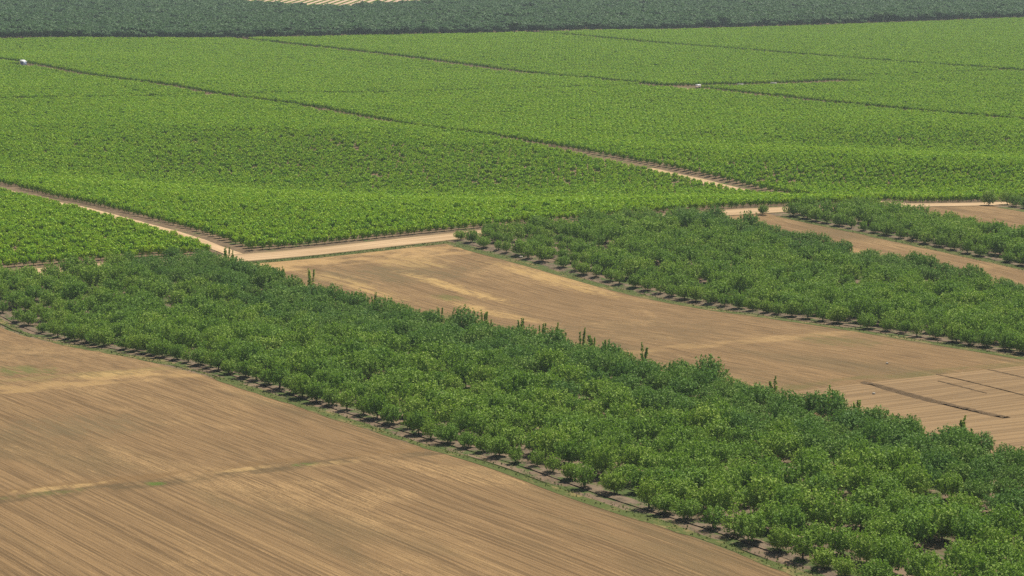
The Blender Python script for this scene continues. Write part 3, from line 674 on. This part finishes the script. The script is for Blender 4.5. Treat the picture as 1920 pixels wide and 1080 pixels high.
# pump shed on the lane
r_ = root_at("pump_shed", 475.7, 1391, 0.25, "small shed with white roof and blue grey walls on the long lane", "shed")
V, Q = [], []; box(V, Q, (0, 0, 1.3), (2.4, 2.0, 2.6)); part("wall", V, Q, M_bluegrey, r_)
V = [(-1.35, -1.2, 2.6), (1.35, -1.2, 2.6), (1.35, 1.2, 2.6), (-1.35, 1.2, 2.6), (-1.35, -1.2, 2.72), (1.35, -1.2, 2.72), (1.35, 1.2, 3.5), (-1.35, 1.2, 3.5)]
Q = [(0, 3, 2, 1), (4, 5, 6, 7), (0, 1, 5, 4), (1, 2, 6, 5), (2, 3, 7, 6), (3, 0, 4, 7)]; part("roof", V, Q, M_white, r_)
V, Q = [], []; box(V, Q, (-0.3, -1.015, 1.0), (0.9, 0.04, 1.9)); d_ = part("door", V, Q, M_white, r_)
V, Q = [], []; box(V, Q, (0.05, -1.05, 1.0), (0.05, 0.05, 0.16)); part("handle", V, Q, M_darkmetal, d_)

# white tank trailer where the two lanes meet
r_ = root_at("tank_trailer", 703.5, 1128, 0.0, "white tank on a dark trailer parked where two lanes meet", "trailer", dz=0.05)
V, Q = [], []
for k in range(2): pass
v, q = tube([(-1.25, 0, 1.75), (-1.15, 0, 1.75), (1.15, 0, 1.75), (1.25, 0, 1.75)], [0.35, 0.72, 0.72, 0.35], 14); part("tank", v, q, M_white, r_)
V, Q = [], []; box(V, Q, (0, 0, 0.85), (2.6, 1.3, 0.22)); box(V, Q, (-0.8, 0, 1.02), (0.14, 1.2, 0.2)); box(V, Q, (0.8, 0, 1.02), (0.14, 1.2, 0.2)); box(V, Q, (1.9, 0, 0.8), (1.3, 0.14, 0.14)); part("frame", V, Q, M_darkmetal, r_)
for sy in (-.78, .78):
    v, q = tube([(0.1, sy - .12, 0.4), (0.1, sy - .1, 0.4), (0.1, sy + .1, 0.4), (0.1, sy + .12, 0.4)], [0.2, 0.42, 0.42, 0.2], 14); part("wheel", v, q, M_rubber, r_)
v, q = tube([(0, 0, 2.4), (0, 0, 2.62)], [0.25, 0.22], 10); part("lid", v, q, M_darkmetal, r_)

# grey fruit bins by the cross lane
for v, u, lab in ((739.3, 1148.5, "grey bin on the cross lane, the one closer to the white tank"), (760.0, 1152, "grey bin on the cross lane, the one farther from the white tank")):
    r_ = root_at("fruit_bin", v, u, 0.2, lab, "bin", "grey bins beside the cross lane", 0.03)
    V, Q = [], []; box(V, Q, (0, 0, 0.14), (2.2, 0.12, 0.16)); box(V, Q, (0, .9, 0.14), (2.2, 0.12, 0.16)); box(V, Q, (0, -.9, 0.14), (2.2, 0.12, 0.16)); part("foot", V, Q, M_darkmetal, r_)
    V, Q = [], []; box(V, Q, (0, 0, 0.27), (2.2, 2.0, 0.1))
    for sx in (-1.05, 1.05): box(V, Q, (sx, 0, 0.87), (0.1, 2.0, 1.1))
    for sy in (-.95, .95): box(V, Q, (0, sy, 0.87), (2.0, 0.1, 1.1))
    part("body", V, Q, M_greybin, r_)

# pale stones and a stump in the stubble
def stone(v, u, s, lab, seed):
    r = np.random.default_rng(seed); V = []; Q = []; n, mm = 8, 5
    for i in range(mm + 1):
        th = math.pi * i / mm
        for j in range(n):
            a = 2 * math.pi * j / n; k = s * r.uniform(0.8, 1.15)
            V.append((k * math.sin(th) * math.cos(a) * 1.2, k * math.sin(th) * math.sin(a), k * math.cos(th) * 0.75 + s * 0.4))
    for i in range(mm):
        for j in range(n): Q.append((i*n + j, i*n + (j+1) % n, (i+1)*n + (j+1) % n, (i+1)*n + j))
    o = link("stone", np_mesh("stone", np.array(V), np.array(Q)), M_rock); x, y = world(v, u)
    o.location = (float(x), float(y), float(hvu(v, u)) + 0.03); o['label'] = lab; o['category'] = "stone"
stone(306.0, 425.9, 0.22, "small white stone in the stubble just beyond the tilled plot", 1)
stone(285.3, 400.8, 0.26, "pale stone on tilled soil beside the dark soil ridge", 2)
stone(333.8, 614.8, 0.45, "pale stone at the grassy foot of the middle strip", 3)

# ------------------------------------------------------------------ haze
def haze():
    V, Q = [], []
    x0, x1, y0, y1, z0, z1 = -12500, 12500, -12500, 12500, -8, 88
    box(V, Q, ((x0 + x1) / 2, (y0 + y1) / 2, (z0 + z1) / 2), (x1 - x0, y1 - y0, z1 - z0))
    m = bpy.data.materials.new("haze"); m.use_nodes = True; t = m.node_tree; t.nodes.clear()
    o = t.nodes.new("ShaderNodeOutputMaterial"); pv = t.nodes.new("ShaderNodeVolumePrincipled")
    pv.inputs['Color'].default_value = (0.80, 0.92, 1.0, 1); pv.inputs['Density'].default_value = HAZE; pv.inputs['Anisotropy'].default_value = 0.2
    t.links.new(pv.outputs[0], o.inputs['Volume'])
    h = link("haze", np_mesh("haze", np.array(V), np.array(Q)), m); h['kind'] = 'stuff'; h['label'] = "thin pale haze over the orchards"; h['category'] = "haze"
HAZE = 0.000075
haze()
